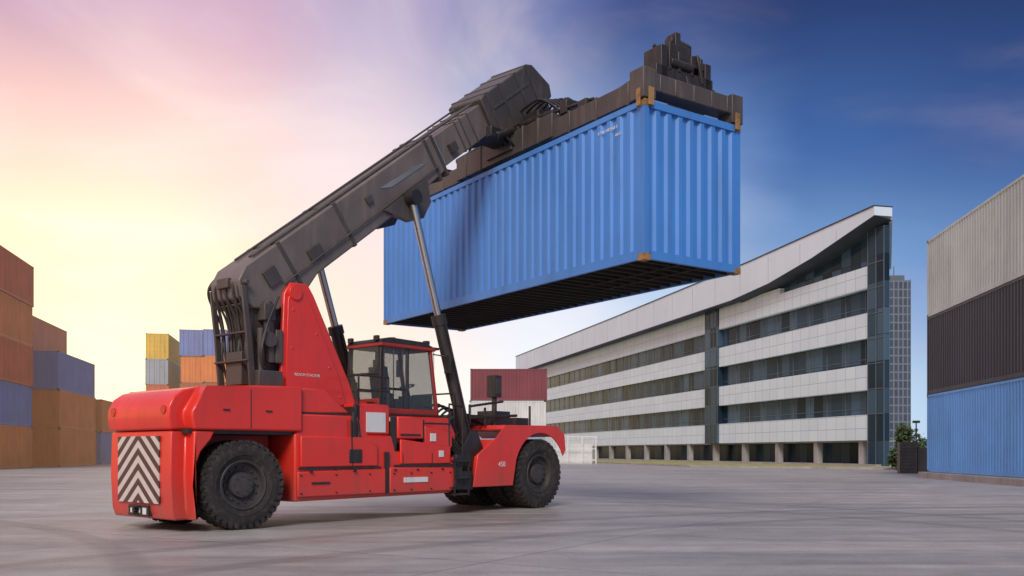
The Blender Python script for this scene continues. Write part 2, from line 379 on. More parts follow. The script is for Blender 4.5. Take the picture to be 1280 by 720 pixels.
# boom
du,dz=0.794,0.607
def BP(s,t): return (0.75+du*s-dz*t, 4.35+dz*s+du*t)
def bpoly(l): return [BP(s,t) for s,t in l]
B0,B1=0.68,1.60
mb=MB()
mb.prism_y(bpoly([(-0.50,-0.02),(-0.38,0.24),(-0.1,0.37),(5.6,0.37),(5.6,-0.42),(3.9,-0.52),(1.2,-0.52),(0.6,-0.70),(0.0,-0.60),(-0.42,-0.30)]),B0,B1,0)
o=mb.obj('boom_outer_section',[DARK],parent=T,bevel=0.03)
mb=MB()
mb.prism_y(bpoly([(5.6,0.31),(7.9,0.31),(7.9,-0.36),(5.6,-0.36)]),B0+0.06,B1-0.06,0)
mb.obj('boom_inner_section',[DARK],parent=T,bevel=0.02)
mb=MB()
mb.prism_y(bpoly([(7.55,0.42),(7.75,0.46),(9.65,0.46),(9.82,0.38),(10.20,-0.25),(10.10,-0.52),(9.3,-0.66),(7.55,-0.50)]),B0-0.06,B1+0.06,0)
mb.obj('boom_head_casing',[DARK2],parent=T,bevel=0.03)
mb=MB()
for s in(0.7,2.3,5.3,5.55):
    mb.prism_y(bpoly([(s,0.385),(s+0.08,0.385),(s+0.08,-0.535),(s,-0.535)]),B0-0.018,B1+0.018,0)
for s in(6.5,6.7,7.0):
    mb.prism_y(bpoly([(s,0.325),(s+0.04,0.325),(s+0.04,-0.375),(s,-0.375)]),B0+0.045,B1-0.045,0)
for s in(7.75,8.3,9.0,9.5):
    mb.prism_y(bpoly([(s,0.475),(s+0.08,0.475),(s+0.08,-0.55),(s,-0.55)]),B0-0.08,B1+0.08,0)
mb.prism_y(bpoly([(7.85,0.1),(9.4,0.1),(9.4,0.04),(7.85,0.04)]),B0-0.075,B0-0.05,0)
mb.prism_y(bpoly([(3.4,-0.3),(4.9,-0.3),(4.7,-0.75),(4.3,-0.92),(3.9,-0.8)]),B0-0.06,B0+0.08,0)
mb.prism_y(bpoly([(3.4,-0.3),(4.9,-0.3),(4.7,-0.75),(4.3,-0.92),(3.9,-0.8)]),B1-0.08,B1+0.06,0)
a=BP(0.2,0.41); b_=BP(7.4,0.39)
for v in(0.8,0.9,1.35): mb.cyl((a[0],v,a[1]),(b_[0],v,b_[1]),0.024,n=8,mi=0)
a=BP(0.4,-0.28); b_=BP(5.4,-0.24)
mb.cyl((a[0],B0-0.04,a[1]),(b_[0],B0-0.04,b_[1]),0.018,n=8,mi=0)
for s,t,w_,h_ in((1.2,-0.05,0.35,0.22),(3.1,0.12,0.18,0.14),(6.0,0.0,0.22,0.2),(0.1,0.1,0.3,0.3)):
    mb.prism_y(bpoly([(s,t),(s+w_,t),(s+w_,t-h_),(s,t-h_)]),B0-0.05,B0+0.07,0)
mb.obj('boom_fittings',[DARK2,STEEL],parent=T,bevel=0.008)
mb=MB()
mb.prism_y(bpoly([(3.6,0.10),(4.95,0.02),(5.1,-0.05),(3.9,-0.02)]),B0-0.008,B0+0.004,0)
mb.prism_y(bpoly([(5.68,0.28),(5.74,0.28),(5.74,-0.3),(5.68,-0.3)]),B0+0.053,B0+0.056,0)
mb.obj('boom_label',[STEEL],parent=T)

def ram(name,p0,p1,split,r):
    p0=Vector(p0);p1=Vector(p1);m=p0.lerp(p1,split)
    mb=MB()
    mb.cyl(p0,m,r,n=24,mi=0); mb.cyl(m.lerp(p0,0.05),m.lerp(p1,0.03),r*1.18,n=24,mi=0)
    mb.cyl(m,p1,r*0.58,n=20,mi=1)
    for p in(p0,p1): mb.cyl(p+Vector((0,-0.16,0)),p+Vector((0,0.16,0)),r*1.15,n=20,mi=0)
    d=Vector((0.0,-r*1.2,0)); mb.cyl(p0.lerp(p1,0.05)+d,m+d,0.02,n=8,mi=0)
    mb.obj(name,[BLACK,CHROME],parent=T,smooth=True)
a=BP(4.3,-0.72)
ram('lift_cylinder_near',(5.74,0.34,1.50),(a[0]-0.3,B0-0.14,a[1]+0.16),0.52,0.135)
a=BP(2.3,-0.40)
ram('lift_cylinder_far',(4.25,1.98,1.55),(a[0],B1+0.22,a[1]),0.60,0.135)
mb=MB()
mb.prism_y([(5.35,0.6),(5.35,1.35),(5.65,1.75),(5.85,1.75),(6.05,1.35),(6.05,0.6)],0.12,0.18)
mb.prism_y([(5.35,0.6),(5.35,1.35),(5.65,1.75),(5.85,1.75),(6.05,1.35),(6.05,0.6)],0.5,0.56)
mb.box(5.0,5.5,0.35,1.7,1.35,1.62)
for i in range(5):
    mb.cyl((5.3+0.22*i,0.55+0.1*i,1.3),(5.3+0.22*i,0.55+0.1*i,1.95+0.12*((i*7)%3)),0.05,n=10)
mb.box(6.2,7.1,0.9,1.6,1.9,2.15); mb.box(5.6,6.1,0.7,1.5,1.7,2.05)
mb.cyl((6.0,0.5,2.05),(7.6,0.5,2.15),0.035,n=8);mb.cyl((6.0,0.5,1.9),(6.0,0.5,2.35),0.03,n=8);mb.cyl((6.5,0.5,1.9),(6.5,0.5,2.3),0.03,n=8)
mb.cyl((5.9,0.4,2.3),(7.0,0.4,2.45),0.03,n=8)
mb.box(7.0,7.6,0.7,1.2,1.9,2.25)
mb.box(7.9,8.4,0.8,1.5,1.9,2.12); mb.cyl((8.2,0.6,1.9),(8.2,0.6,2.4),0.03,n=8)
mb.obj('front_hydraulics',[BLACK],parent=T,bevel=0.01)
for i in range(6):
    hose('front_hose_%d'%i,[(5.1,0.6+0.15*i,1.6),(5.5,0.5+0.15*i,2.2+0.07*i),(6.2,0.6+0.12*i,2.1),(6.9,0.7+0.1*i,1.85+0.05*i)],0.026,BLACK,T)
for i in range(4):
    hose('side_hose_%d'%i,[(4.95,0.25+0.04*i,1.75),(5.25,0.12,1.5-0.1*i),(5.5,0.10,1.0-0.08*i),(5.9,0.15,0.8)],0.022,BLACK,T)
    hose('deck_hose_%d'%i,[(2.42+0.03*i,0.12,2.2),(2.5-0.03*i,0.03,1.8),(2.4+0.05*i,0.0,1.4),(2.62,0.03,1.25-0.05*i)],0.02,BLACK,T)
mb=MB()
mb.cyl((6.95,0.62,1.9),(6.95,0.62,3.0),0.06,n=12,mi=0); mb.box(6.83,7.07,0.5,0.74,2.55,3.05,0); mb.box(6.86,7.04,0.485,0.50,2.62,2.98,1)
mb.obj('front_lamp_post',[BLACK,RIM],parent=T,bevel=0.02)
mb=MB()
ar=arch(7.85,0.81,0.93,160,25,12)
mb.prism_y([(5.55,0.55),(5.7,1.25),(6.3,1.62),(6.6,1.90),(8.45,1.92),(8.75,1.72),(8.80,1.35)]+[p for p in reversed(ar)]+[(6.85,0.55)],-0.03,0.0)
mb.prism_y([(6.55,1.80),(6.6,1.90),(8.45,1.92),(8.75,1.72),(8.70,1.66),(8.40,1.82)],0.003,1.1)
mb.prism_y([(5.62,0.6),(5.75,1.2),(6.35,1.58),(6.75,1.5),(6.8,0.6)],0.005,0.95)
mb.prism_y([(5.62,0.6),(5.75,1.2),(6.35,1.58),(6.75,1.5),(6.8,0.6)],1.65,2.55)
mb.prism_y([(6.55,1.78),(6.6,1.90),(8.45,1.92),(8.75,1.72),(8.70,1.64),(8.40,1.80)],1.55,2.6)
mb.obj('front_fenders',[RED],parent=T,bevel=0.014)
mb=MB()
mb.box(5.0,5.6,0.02,0.9,0.5,0.9); mb.box(5.05,5.5,-0.01,0.3,1.0,1.25)
mb.obj('belly_block',[BLACK],parent=T,bevel=0.02)
mb=MB()
for i,z in enumerate((0.40,0.75,1.1)):
    mb.box(4.95,5.35,-0.10,0.12,z,z+0.035)
for u in(4.94,5.36): mb.box(u,u+0.02,-0.08,-0.04,0.38,1.25)
def rail(pts): mb.pipe(pts,0.018,8)
rail([(2.5,0.08,2.2),(2.5,0.08,2.75),(3.25,0.08,2.75),(3.25,0.08,2.2)])
rail([(2.5,0.08,2.48),(3.25,0.08,2.48)])
rail([(4.9,0.05,1.4),(4.9,0.05,2.3),(5.3,0.05,2.25),(5.3,0.05,1.2)])
rail([(5.3,0.3,2.0),(5.3,0.3,2.55),(5.3,1.6,2.55),(5.3,1.6,2.0)])
rail([(2.45,0.05,1.05),(2.38,0.02,2.0),(2.40,0.02,2.6)])
rail([(2.28,0.0,1.0),(2.25,-0.01,1.9)])
mb.obj('steps_and_handrails',[BLACK],parent=T)
mb=MB(); mb.box(2.30,2.40,0.0,0.10,1.15,2.05); mb.box(2.20,2.5,-0.03,0.0,1.1,1.35)
mb.cyl((3.05,2.0,2.2),(3.05,2.0,3.35),0.09,n=16); mb.cyl((3.05,2.0,3.2),(2.9,2.0,3.5),0.07,n=16)
mb.obj('exhaust_and_ladder',[BLACK],parent=T,bevel=0.012)

# cab
c0,c1,d0,d1=3.36,5.02,0.50,1.50
mb=MB()
zb,zt=2.02,3.46
def pill(u0,z0,u1,z1,v,w=0.06,mi=0):
    mb.prism_y([(u0-w/2,z0),(u0+w/2,z0),(u1+w/2,z1),(u1-w/2,z1)],v-w/2,v+w/2,mi)
for v in(d0+0.03,d1-0.03):
    pill(c0+0.04,zb,c0+0.10,zt,v,0.08); pill(c1-0.0,zb,c1-0.22,zt,v,0.07,1); pill(c0+0.80,zb,c0+0.80,zt,v,0.06)
    mb.box(c0,c1,v-0.035,v+0.035,zb,zb+0.16,1)
    mb.box(c0,c0+0.80,v-0.02,v+0.02,2.55,2.60,0)
mb.box(c0,c0+0.07,d0,d1,zb,zb+0.35,1); mb.box(c0+0.03,c0+0.08,d0,d1,2.85,2.90,0)
mb.box(c1-0.05,c1+0.02,d0,d1,zb,zb+0.2,1)
mb.box(c0,c1,d0,d1,zb-0.05,zb,1)
mb.prism_y([(c0+0.02,zt-0.04),(c0+0.04,zt+0.03),(c1-0.12,zt+0.03),(c1-0.10,zt-0.04)],d0-0.04,d1+0.04,1)
mb.prism_y([(c0+0.03,zt+0.03),(c0+0.08,zt+0.10),(c0+0.3,zt+0.15),(c1-0.4,zt+0.13),(c1-0.10,zt+0.03)],d0-0.02,d1+0.02,0)
mb.obj('cab_frame',[BLACK,RED2],parent=T,bevel=0.012)
mb=MB()
mb.box(c0+0.08,c1-0.10,d0+0.01,d0+0.018,zb+0.16,zt-0.04); mb.box(c0+0.08,c1-0.10,d1-0.018,d1-0.01,zb+0.16,zt-0.04)
mb.box(c0+0.04,c0+0.05,d0+0.05,d1-0.05,zb+0.35,zt-0.04)
mb.prism_y([(c1,zb+0.2),(c1+0.01,zb+0.2),(c1-0.21,zt-0.04),(c1-0.22,zt-0.04)],d0+0.06,d1-0.06)
mb.obj('cab_glass',[CABG],parent=T)
mb=MB()
mb.box(3.85,4.35,0.78,1.22,2.25,2.40); mb.prism_y([(3.80,2.40),(3.95,2.40),(3.85,3.05),(3.70,3.05)],0.78,1.22); mb.box(3.74,3.86,0.88,1.12,3.05,3.2)
mb.box(3.95,4.3,0.9,1.1,2.02,2.25); mb.cyl((4.75,1.0,2.1),(4.6,1.0,2.6),0.04,n=10)
mb.lathe([(0.15,-0.015),(0.18,-0.015),(0.18,0.015),(0.15,0.015),(0.15,-0.015)],(0,0,0),24,0,Matrix.Translation((4.58,1.0,2.68))@Matrix.Rotation(R(90),4,'X')@Matrix.Rotation(R(20),4,'Z'))
mb.box(4.7,4.95,0.6,1.4,2.1,2.5); mb.box(4.3,4.45,1.25,1.4,2.1,2.55)
mb.obj('cab_interior',[SEAT],parent=T,bevel=0.02)
mb=MB()
mb.box(c1-0.2,c1+0.02,d0-0.02,d1+0.02,zt+0.0,zt+0.05)
for v in(d0-0.25,d1+0.25):
    mb.cyl((c1-0.15,(d0 if v<1 else d1),zt-0.1),(c1+0.05,v,zt-0.15),0.015,n=8); mb.box(c1+0.02,c1+0.06,v-0.09,v+0.09,zt-0.5,zt-0.12)
for v in(0.6,1.4): mb.box(c0+0.0,c0+0.07,v-0.06,v+0.06,zt+0.07,zt+0.17); mb.box(c1-0.3,c1-0.2,v-0.06,v+0.06,zt+0.10,zt+0.18)
mb.cyl((4.2,1.0,zt+0.12),(4.2,1.0,zt+0.24),0.05,n=14,mi=1)
for i in range(4): mb.box(c0-0.01,c0+0.02,d0+0.1,d1-0.1,2.1+0.06*i,2.13+0.06*i)
for i in range(3): mb.cyl((c0+0.12+0.25*i,d0-0.03,zb+0.2),(c0+0.12+0.25*i,d0-0.03,zt-0.1),0.012,n=6)
mb.box(c0-0.02,c1+0.03,d0-0.05,d0-0.02,zb+0.02,zb+0.06)
mb.obj('cab_fittings',[BLACK,AMBER],parent=T,bevel=0.008)

# spreader (container frame -> truck frame)
H=CH
mb=MB()
mb.box(3.4,7.5,0.45,0.85,H+0.30,H+0.84); mb.box(3.4,7.5,1.85,2.28,H+0.30,H+0.84)
mb.box(0.2,3.5,0.52,0.80,H+0.26,H+0.68); mb.box(0.2,3.5,1.95,2.24,H+0.26,H+0.68)
mb.box(7.4,10.7,0.52,0.80,H+0.26,H+0.66); mb.box(7.4,10.7,1.95,2.24,H+0.26,H+0.66)
mb.box(3.6,4.0,0.85,1.85,H+0.4,H+0.8); mb.box(6.9,7.3,0.85,1.85,H+0.4,H+0.8); mb.box(4.9,6.0,0.3,2.35,H+0.42,H+1.0)
for x in(0.0,CL-0.38):
    mb.prism_z([(x,-0.03),(x+0.38,-0.03),(x+0.38,CW+0.03),(x,CW+0.03)],H+0.20,H+0.54)
for x in(0.0,CL-0.34):
    for y in(-0.05,CW-0.27):
        mb.box(x-0.03,x+0.37,y,y+0.32,H+0.02,H+0.60)
for x in(0.9,1.9,2.8,8.2,9.2,10.1): mb.box(x,x+0.08,1.93,2.26,H+0.23,H+0.71)
for x in(3.9,4.5,6.3,7.0): mb.box(x,x+0.08,1.83,2.30,H+0.28,H+0.87)
for y in(0.35,0.8,1.3,1.8,2.2): mb.box(-0.012,0.02,y,y+0.05,H+0.21,H+0.53)
mb.obj('spreader_frame',[DARK2],parent=T,M=C2T,bevel=0.02)
mb=MB()
for x in(0.06,CL-0.12):
    for y in(0.05,CW-0.12):
        mb.cyl((x+0.03,y+0.03,H-0.05),(x+0.03,y+0.03,H+0.16),0.05,n=12)
for y in(-0.075,CW+0.052):
    for x in(0.02,CL-0.2):
        mb.box(x+0.03,x+0.14,y,y+0.022,H-0.13,H+0.2)
for y in(0.04,CW-0.22):
    mb.box(-0.065,-0.035,y+0.03,y+0.16,H-0.12,H+0.22)
mb.obj('twistlock_guides',[GOLD],parent=T,M=C2T,bevel=0.006)
mb=MB()
x=0.10
mb.box(x,x+0.5,0.75,0.92,H+0.53,H+1.10); mb.box(x,x+0.5,1.95,2.12,H+0.53,H+1.2); mb.box(x,x+0.55,0.7,2.25,H+0.55,H+0.80)
mb.box(x+0.02,x+0.5,0.92,1.95,H+0.95,H+1.10)
mb.box(x+0.05,x+0.45,1.25,1.85,H+1.1,H+1.32); mb.cyl((x+0.25,1.15,H+1.38),(x+0.25,1.7,H+1.45),0.11,n=14)
mb.box(x+0.12,x+0.36,1.48,1.62,H+1.0,H+1.60); mb.cyl((x+0.0,1.3,H+0.90),(x+0.0,1.9,H+0.90),0.08,n=12)
mb.prism_y([(x-0.05,H+0.55),(x+0.1,H+1.1),(x+0.2,H+1.1),(x+0.15,H+0.55)],1.35,1.45); mb.cyl((x,1.0,H+0.65),(x,1.15,H+1.2),0.035,n=8)
for yy in(1.0,1.25,1.6,1.85): mb.box(x-0.02,x+0.04,yy,yy+0.08,H+0.75,H+1.15)
mb.cyl((x+0.3,1.7,H+1.1),(x+0.3,2.05,H+1.3),0.04,n=8); mb.box(x+0.1,x+0.4,0.95,1.15,H+1.1,H+1.24)
mb.cyl((5.46,1.3,H+0.95),(5.46,1.3,H+1.28),0.60,n=28); mb.cyl((5.46,1.3,H+1.28),(5.46,1.3,H+1.42),0.42,n=24)
for i in range(20):
    t=i*2*math.pi/20; mb.cyl((5.46+0.52*math.cos(t),1.3+0.52*math.sin(t),H+1.28),(5.46+0.52*math.cos(t),1.3+0.52*math.sin(t),H+1.33),0.025,n=6)
mb.box(4.3,4.9,1.2,2.0,H+0.85,H+1.25); mb.box(6.2,6.8,0.8,1.8,H+0.85,H+1.2)
mb.cyl((3.6,2.05,H+0.95),(4.9,2.05,H+1.02),0.08,n=12); mb.cyl((2.2,2.08,H+0.8),(3.6,2.05,H+0.95),0.04,n=10)
mb.cyl((6.1,2.05,H+1.0),(7.8,2.05,H+0.92),0.08,n=12)
mb.box(2.3,2.6,1.95,2.2,H+0.68,H+0.84); mb.box(8.2,8.6,1.9,2.2,H+0.66,H+0.82)
mb.box(3.1,3.35,1.7,2.1,H+0.8,H+1.1)
mb.obj('spreader_machinery',[BLACK],parent=T,M=C2T,bevel=0.014)
for i in range(6):
    y=1.0+0.2*i
    hose('spreader_hose_%d'%i,[(5.2,y,H+1.35),(4.6,y+0.1,H+1.9-0.1*i),(3.9,y+0.1,H+1.4),(3.3,y,H+0.8)],0.028,BLACK,T,C2T)
    hose('spreader_hose_b%d'%i,[(5.6,y,H+1.4),(6.3,y+0.1,H+1.75-0.06*i),(7.0,y+0.1,H+1.2),(7.6,y,H+0.8)],0.028,BLACK,T,C2T)
hose('end_hose',[(0.3,1.9,H+1.0),(0.6,2.1,H+0.95),(1.0,2.1,H+0.72),(1.9,2.1,H+0.72)],0.024,BLACK,T,C2T)
mb=MB()
for v in(0.78,1.38):
    mb.prism_y([(8.15,9.8),(9.15,10.0),(9.25,9.6),(9.05,9.1),(8.55,9.1),(8.2,9.4)],v,v+0.09)
mb.cyl((8.8,0.62,9.35),(8.8,1.64,9.35),0.13,n=18); mb.cyl((8.9,0.62,9.75),(8.9,1.64,9.75),0.11,n=18)
mb.box(8.45,9.1,0.88,1.36,8.95,9.4)
mb.cyl((7.0,0.62,8.55),(8.3,0.80,9.2),0.10,n=14); mb.cyl((7.0,1.66,8.55),(8.3,1.5,9.2),0.10,n=14)
mb.box(6.8,7.2,0.58,1.7,8.5,8.75)
mb.cyl((8.5,0.3,9.3),(8.5,2.0,9.3),0.08,n=12); mb.box(7.7,8.4,0.7,1.5,8.85,9.2); mb.box(7.3,7.9,0.8,1.4,8.6,8.95)
mb.box(9.2,9.7,0.75,1.45,9.0,9.45); mb.cyl((9.3,0.7,9.6),(9.9,0.5,9.3),0.06,n=10)
mb.obj('boom_head_link',[BLACK],parent=T,bevel=0.015)
for i in range(5):
    v=0.7+0.18*i
    hose('head_hose_%d'%i,[(7.2,v,8.9),(7.6,v-0.1,8.4+0.06*i),(8.2,v,8.6),(8.7,v,9.0)],0.03,BLACK,T)
    hose('head_hose_b%d'%i,[(9.1,v,9.9),(9.5,v-0.1,9.8-0.06*i),(9.6,v,9.3),(9.0,v,9.0)],0.028,BLACK,T)

# ------------------------------------------------------------ container stacks
def cm(name,c,da=0.45):
    return paint(name,c,0.55,0.15,0.5,dirt=(c[0]*0.35+0.03,c[1]*0.35+0.03,c[2]*0.35+0.02),dirtamt=da,bump=0.05)
K={'orange':cm('cont_orange',(0.68,0.20,0.05)),'red':cm('cont_red',(0.58,0.10,0.05)),'salmon':cm('cont_salmon',(0.64,0.20,0.13)),
'blue':cm('cont_dull_blue',(0.12,0.20,0.48)),'navy':cm('cont_navy',(0.030,0.038,0.056)),'yellow':cm('cont_yellow',(0.70,0.46,0.06)),
'grey':cm('cont_grey_blue',(0.28,0.36,0.44)),'brown':cm('cont_brown',(0.36,0.11,0.05)),'sky':cm('cont_sky_blue',(0.13,0.38,0.80)),
'sage':cm('cont_sage',(0.50,0.58,0.56)),'maroon':cm('cont_maroon',(0.20,0.045,0.055)),'white':cm('cont_white',(0.62,0.62,0.60)),'green':cm('cont_green',(0.10,0.24,0.16))}
def stack(cols,rx,ry,dirv,L,W,h,z0=0,doors='0',per=0.3):
    d=Vector(dirv).normalized(); ang=math.atan2(d.y,d.x)
    for i,c in enumerate(cols):
        if c is None: continue
        jx=random.uniform(-0.08,0.08)
        container('shipping_container',L,W,h,K[c],(rx+jx,ry+random.uniform(-0.1,0.1),z0+i*h),ang,doors,BLACK,per=per,detail=False)
dv=(-0.2,0.98)
h=3.4
stack(['orange','blue','red','orange','red'],-37.7,64.5,(-0.215,0.977),14,2.85,h)
stack(['brown','orange','red','salmon','orange'],-40.7,64.0,(-0.215,0.977),14,2.85,h)
stack(['orange','orange','blue'],-39.8,81,dv,13,2.85,h)
stack(['blue','blue','orange','salmon'],-42.75,81,dv,13,2.85,h)
stack(['red','orange','blue','orange'],-45.7,81,dv,13,2.85,h)
stack(['blue','orange'],-42.8,96,dv,13,2.85,h)
stack(['blue','red'],-45.75,96,dv,13,2.85,h)
stack(['orange','brown'],-49.0,117,dv,13,2.85,h)
stack(['blue','orange','red','grey','yellow'],-45.6,122,dv,13,2.85,h)
stack(['orange','brown','orange','brown'],-42.0,126,dv,13,2.85,h)
stack(['orange','blue','brown','orange','blue'],-36.6,118,dv,13,2.85,h)
stack(['orange','blue','brown','orange','blue'],-39.7,118.3,dv,13,2.85,h)
stack(['blue','orange','brown','blue'],-33.4,124,dv,13,2.85,h)
for i,c in enumerate(['grey','white','maroon']):
    container('shipping_container',7.9,2.85,3.3,K[c],(-4.5+0.1*i,95,i*3.3),0,'L',BLACK,detail=False)
container('shipping_container',7.9,2.85,3.3,K['white'],(-13.5,99,0),0,'L',BLACK,detail=False)
container('shipping_container',7.9,2.85,3.3,K['maroon'],(-22,101,0),0,'L',BLACK,detail=False)
rd=Vector((0.12,0.993)).normalized(); rang=math.atan2(rd.y,rd.x)
pz=0.30; rh=3.85; far=Vector((20.75,46.0))
nrm=Vector((rd.y,-rd.x))
for i,c in enumerate(['sky','navy','sage']):
    L=15.0; p=far-rd*L
    q=p+nrm*3.0
    container('shipping_container',L,3.0,rh,K[c],(q.x,q.y,pz+i*rh),rang,'L',BLACK,per=0.30,detail=False)
mb=MB(); mb.box(-16,0.6,-4.5,3.25,-0.1,pz,0)
q=far+nrm*3.0
mb.obj('concrete_plinth',[CONC],loc=(q.x,q.y,0),rz=rang,bevel=0.03)

# ------------------------------------------------------------ office building
PANEL,nt,b=newmat('white_cladding')
tc=N(nt,'ShaderNodeTexCoord'); br=N(nt,'ShaderNodeTexBrick')
sp=N(nt,'ShaderNodeSeparateXYZ'); cb=N(nt,'ShaderNodeCombineXYZ')
nt.links.new(tc.outputs['Object'],sp.inputs[0]); nt.links.new(sp.outputs['X'],cb.inputs['X']); nt.links.new(sp.outputs['Z'],cb.inputs['Y'])
nt.links.new(cb.outputs[0],br.inputs['Vector'])
br.offset=0; br.inputs['Scale'].default_value=1; br.inputs['Brick Width'].default_value=1.5; br.inputs['Row Height'].default_value=1.13
br.inputs['Mortar Size'].default_value=0.025; br.inputs['Color1'].default_value=(0.71,0.83,0.90,1); br.inputs['Color2'].default_value=(0.66,0.77,0.85,1); br.inputs['Mortar'].default_value=(0.38,0.44,0.50,1)
nz=N(nt,'ShaderNodeTexNoise'); nz.inputs['Scale'].default_value=0.3; nz.inputs['Detail'].default_value=6; nt.links.new(tc.outputs['Object'],nz.inputs['Vector'])
mx=N(nt,'ShaderNodeMixRGB',blend_type='MULTIPLY'); mx.inputs['Fac'].default_value=0.14
nt.links.new(br.outputs['Color'],mx.inputs['Color1']); nt.links.new(nz.outputs['Fac'],mx.inputs['Color2']); nt.links.new(mx.outputs[0],b.inputs['Base Color'])
b.inputs['Roughness'].default_value=0.6; b.inputs['Specular IOR Level'].default_value=0.15
BG,nt,b=newmat('building_glass')
tc=N(nt,'ShaderNodeTexCoord'); nz=N(nt,'ShaderNodeTexBrick')
sp=N(nt,'ShaderNodeSeparateXYZ'); cb=N(nt,'ShaderNodeCombineXYZ')
nt.links.new(tc.outputs['Object'],sp.inputs[0]); nt.links.new(sp.outputs['X'],cb.inputs['X']); nt.links.new(sp.outputs['Z'],cb.inputs['Y']); nt.links.new(cb.outputs[0],nz.inputs['Vector'])
nz.offset=0; nz.inputs['Scale'].default_value=1; nz.inputs['Brick Width'].default_value=1.5; nz.inputs['Row Height'].default_value=2.3; nz.inputs['Mortar Size'].default_value=0.03
nz.inputs['Color1'].default_value=(0.010,0.022,0.036,1); nz.inputs['Color2'].default_value=(0.07,0.13,0.19,1); nz.inputs['Mortar'].default_value=(0.02,0.025,0.03,1)
nt.links.new(nz.outputs['Color'],b.inputs['Base Color'])
b.inputs['Roughness'].default_value=0.10; b.inputs['IOR'].default_value=1.15; b.inputs['Specular Tint'].default_value=(0.45,0.72,1,1)
FR=paint('mullion_grey',(0.10,0.125,0.15),0.6,0.1,1)
SOFF=paint('dark_soffit',(0.036,0.050,0.070),0.6,0.2,1)
ROOFM=paint('roof_metal',(0.64,0.74,0.82),0.65,0.05,0.2,dirtamt=0.10)
bd=Vector((-0.245,0.9695)).normalized(); bang=math.atan2(bd.y,bd.x)
BB=empty('office_building',(31.7,80,0),bang)
def bobj(mb,name,mats,bev=0): return mb.obj(name,mats,parent=BB,bevel=bev)
S0=-1.0; SP=1.3
mb=MB(); foot=[(S0,-0.55),(16,-13),(120,-13),(120,-0.55)]
mb.prism_z(foot,2.3,21.0,0); bobj(mb,'glass_core',[BG])
mb=MB(); mb.prism_z([(3,-3.5),(17,-12.5),(119,-12.5),(119,-3.5)],0,2.3,0); bobj(mb,'ground_floor',[BG])
mb=MB()
bands=[(2.34,4.6),(6.75,9.0),(11.35,13.6),(15.75,17.7)]
for z0,z1 in bands:
    mb.box(SP+0.04,29.6,-0.56,0.0,z0,z1); mb.box(33.0,120,-0.9,-0.25,z0,z1)
mb.box(33.0,120,-0.9,-0.26,17.7,18.3)
mb.box(16,29.6,-0.56,-0.01,17.7,18.3)
bobj(mb,'spandrel_panels',[PANEL])
mb=MB()
mb.box(S0,SP,-0.54,-0.05,0.0,20.8,0); mb.box(29.65,32.95,-0.54,0.15,2.3,18.2,0)
bobj(mb,'dark_glass_bays',[BG])
mb=MB()
for i in range(4): mb.box(29.6+i*1.1,29.66+i*1.1,0.15,0.18,2.3,18.2)
for z in[4.6+2.2*i for i in range(7)]:
    mb.box(29.6,33,0.15,0.17,z,z+0.07); mb.box(S0,SP,-0.05,-0.01,z,z+0.07)
for u in(S0,0.1,SP-0.06): mb.box(u,u+0.07,-0.05,0.0,0,20.8)
for (za,zb2) in((4.6,6.75),(9.0,11.35),(13.6,15.75)):
    s=2.2
    while s<119:
        if not(29<s<33.2):
            mb.box(s,s+0.07,-0.60,-0.50,za,zb2)
        s+=3.0
    mb.box(SP+0.04,29.6,-0.60,-0.51,za+0.55,za+0.60); mb.box(33,120,-0.60,-0.51,za+0.55,za+0.60)
bobj(mb,'mullions',[FR])
mb=MB()
s=2.4
while s<118:
    mb.box(s,s+0.6,-0.9,-0.3,0,2.34); s+=7.2
mb.box(SP+0.04,120,-3.4,-0.35,2.2,2.33)
mb.box(-0.6,120,-12,0.5,-0.1,0.22)
bobj(mb,'ground_columns',[CONC])
RS=-1.5
mb=MB()
mb.prism_y([(RS,21.45),(RS,22.2),(20,21.75),(60,21.6),(121,21.7),(121,18.3),(24,18.3),(16,18.75),(8,19.75)],-0.45,1.3); bobj(mb,'roof_fascia',[ROOFM],0.0)
mb=MB()
mb.prism_z([(RS,-0.46),(16.2,-13.5),(121,-13.5),(121,-0.46)],21.02,21.4)
bobj(mb,'roof_slab',[ROOFM])
mb=MB()
def fz(s):
    pts=[(RS,21.45),(8,19.75),(16,18.75),(24,18.3),(200,18.3)]
    for (a,za),(c,zc) in zip(pts,pts[1:]):
        if s<=c: return za+(zc-za)*(s-a)/(c-a)
for s in range(4,120,6):
    mb.box(s,s+0.05,1.3,1.31,fz(s)+0.08,21.5)
bobj(mb,'fascia_joints',[CONC])
mb=MB()
mb.prism_y([(RS-0.02,22.21),(20,21.76),(60,21.61),(121,21.71),(121,21.81),(60,21.71),(20,21.86),(RS-0.02,22.31)],-0.5,1.38); bobj(mb,'roof_coping',[SOFF])
mb=MB()
pp=[(RS,21.445),(8,19.745),(16,18.745),(24,18.295)]
for (a,za),(c,zc) in zip(pp,pp[1:]):
    mb.add([(a,1.29,za),(c,1.29,zc),(c,-0.55,zc-0.35),(a,-0.55,za-0.35)],[(0,1,2,3)])
mb.box(24,120,-0.5,1.28,18.2,18.29)
bobj(mb,'soffit',[SOFF])
TWR,nt,b=newmat('tower_facade')
tc=N(nt,'ShaderNodeTexCoord'); wv=N(nt,'ShaderNodeTexBrick'); sp=N(nt,'ShaderNodeSeparateXYZ'); cb=N(nt,'ShaderNodeCombineXYZ')
nt.links.new(tc.outputs['Object'],sp.inputs[0]); nt.links.new(sp.outputs['X'],cb.inputs['X']); nt.links.new(sp.outputs['Z'],cb.inputs['Y']); nt.links.new(cb.outputs[0],wv.inputs['Vector'])
wv.offset=0; wv.inputs['Scale'].default_value=1; wv.inputs['Brick Width'].default_value=2; wv.inputs['Row Height'].default_value=3.6; wv.inputs['Mortar Size'].default_value=0.3
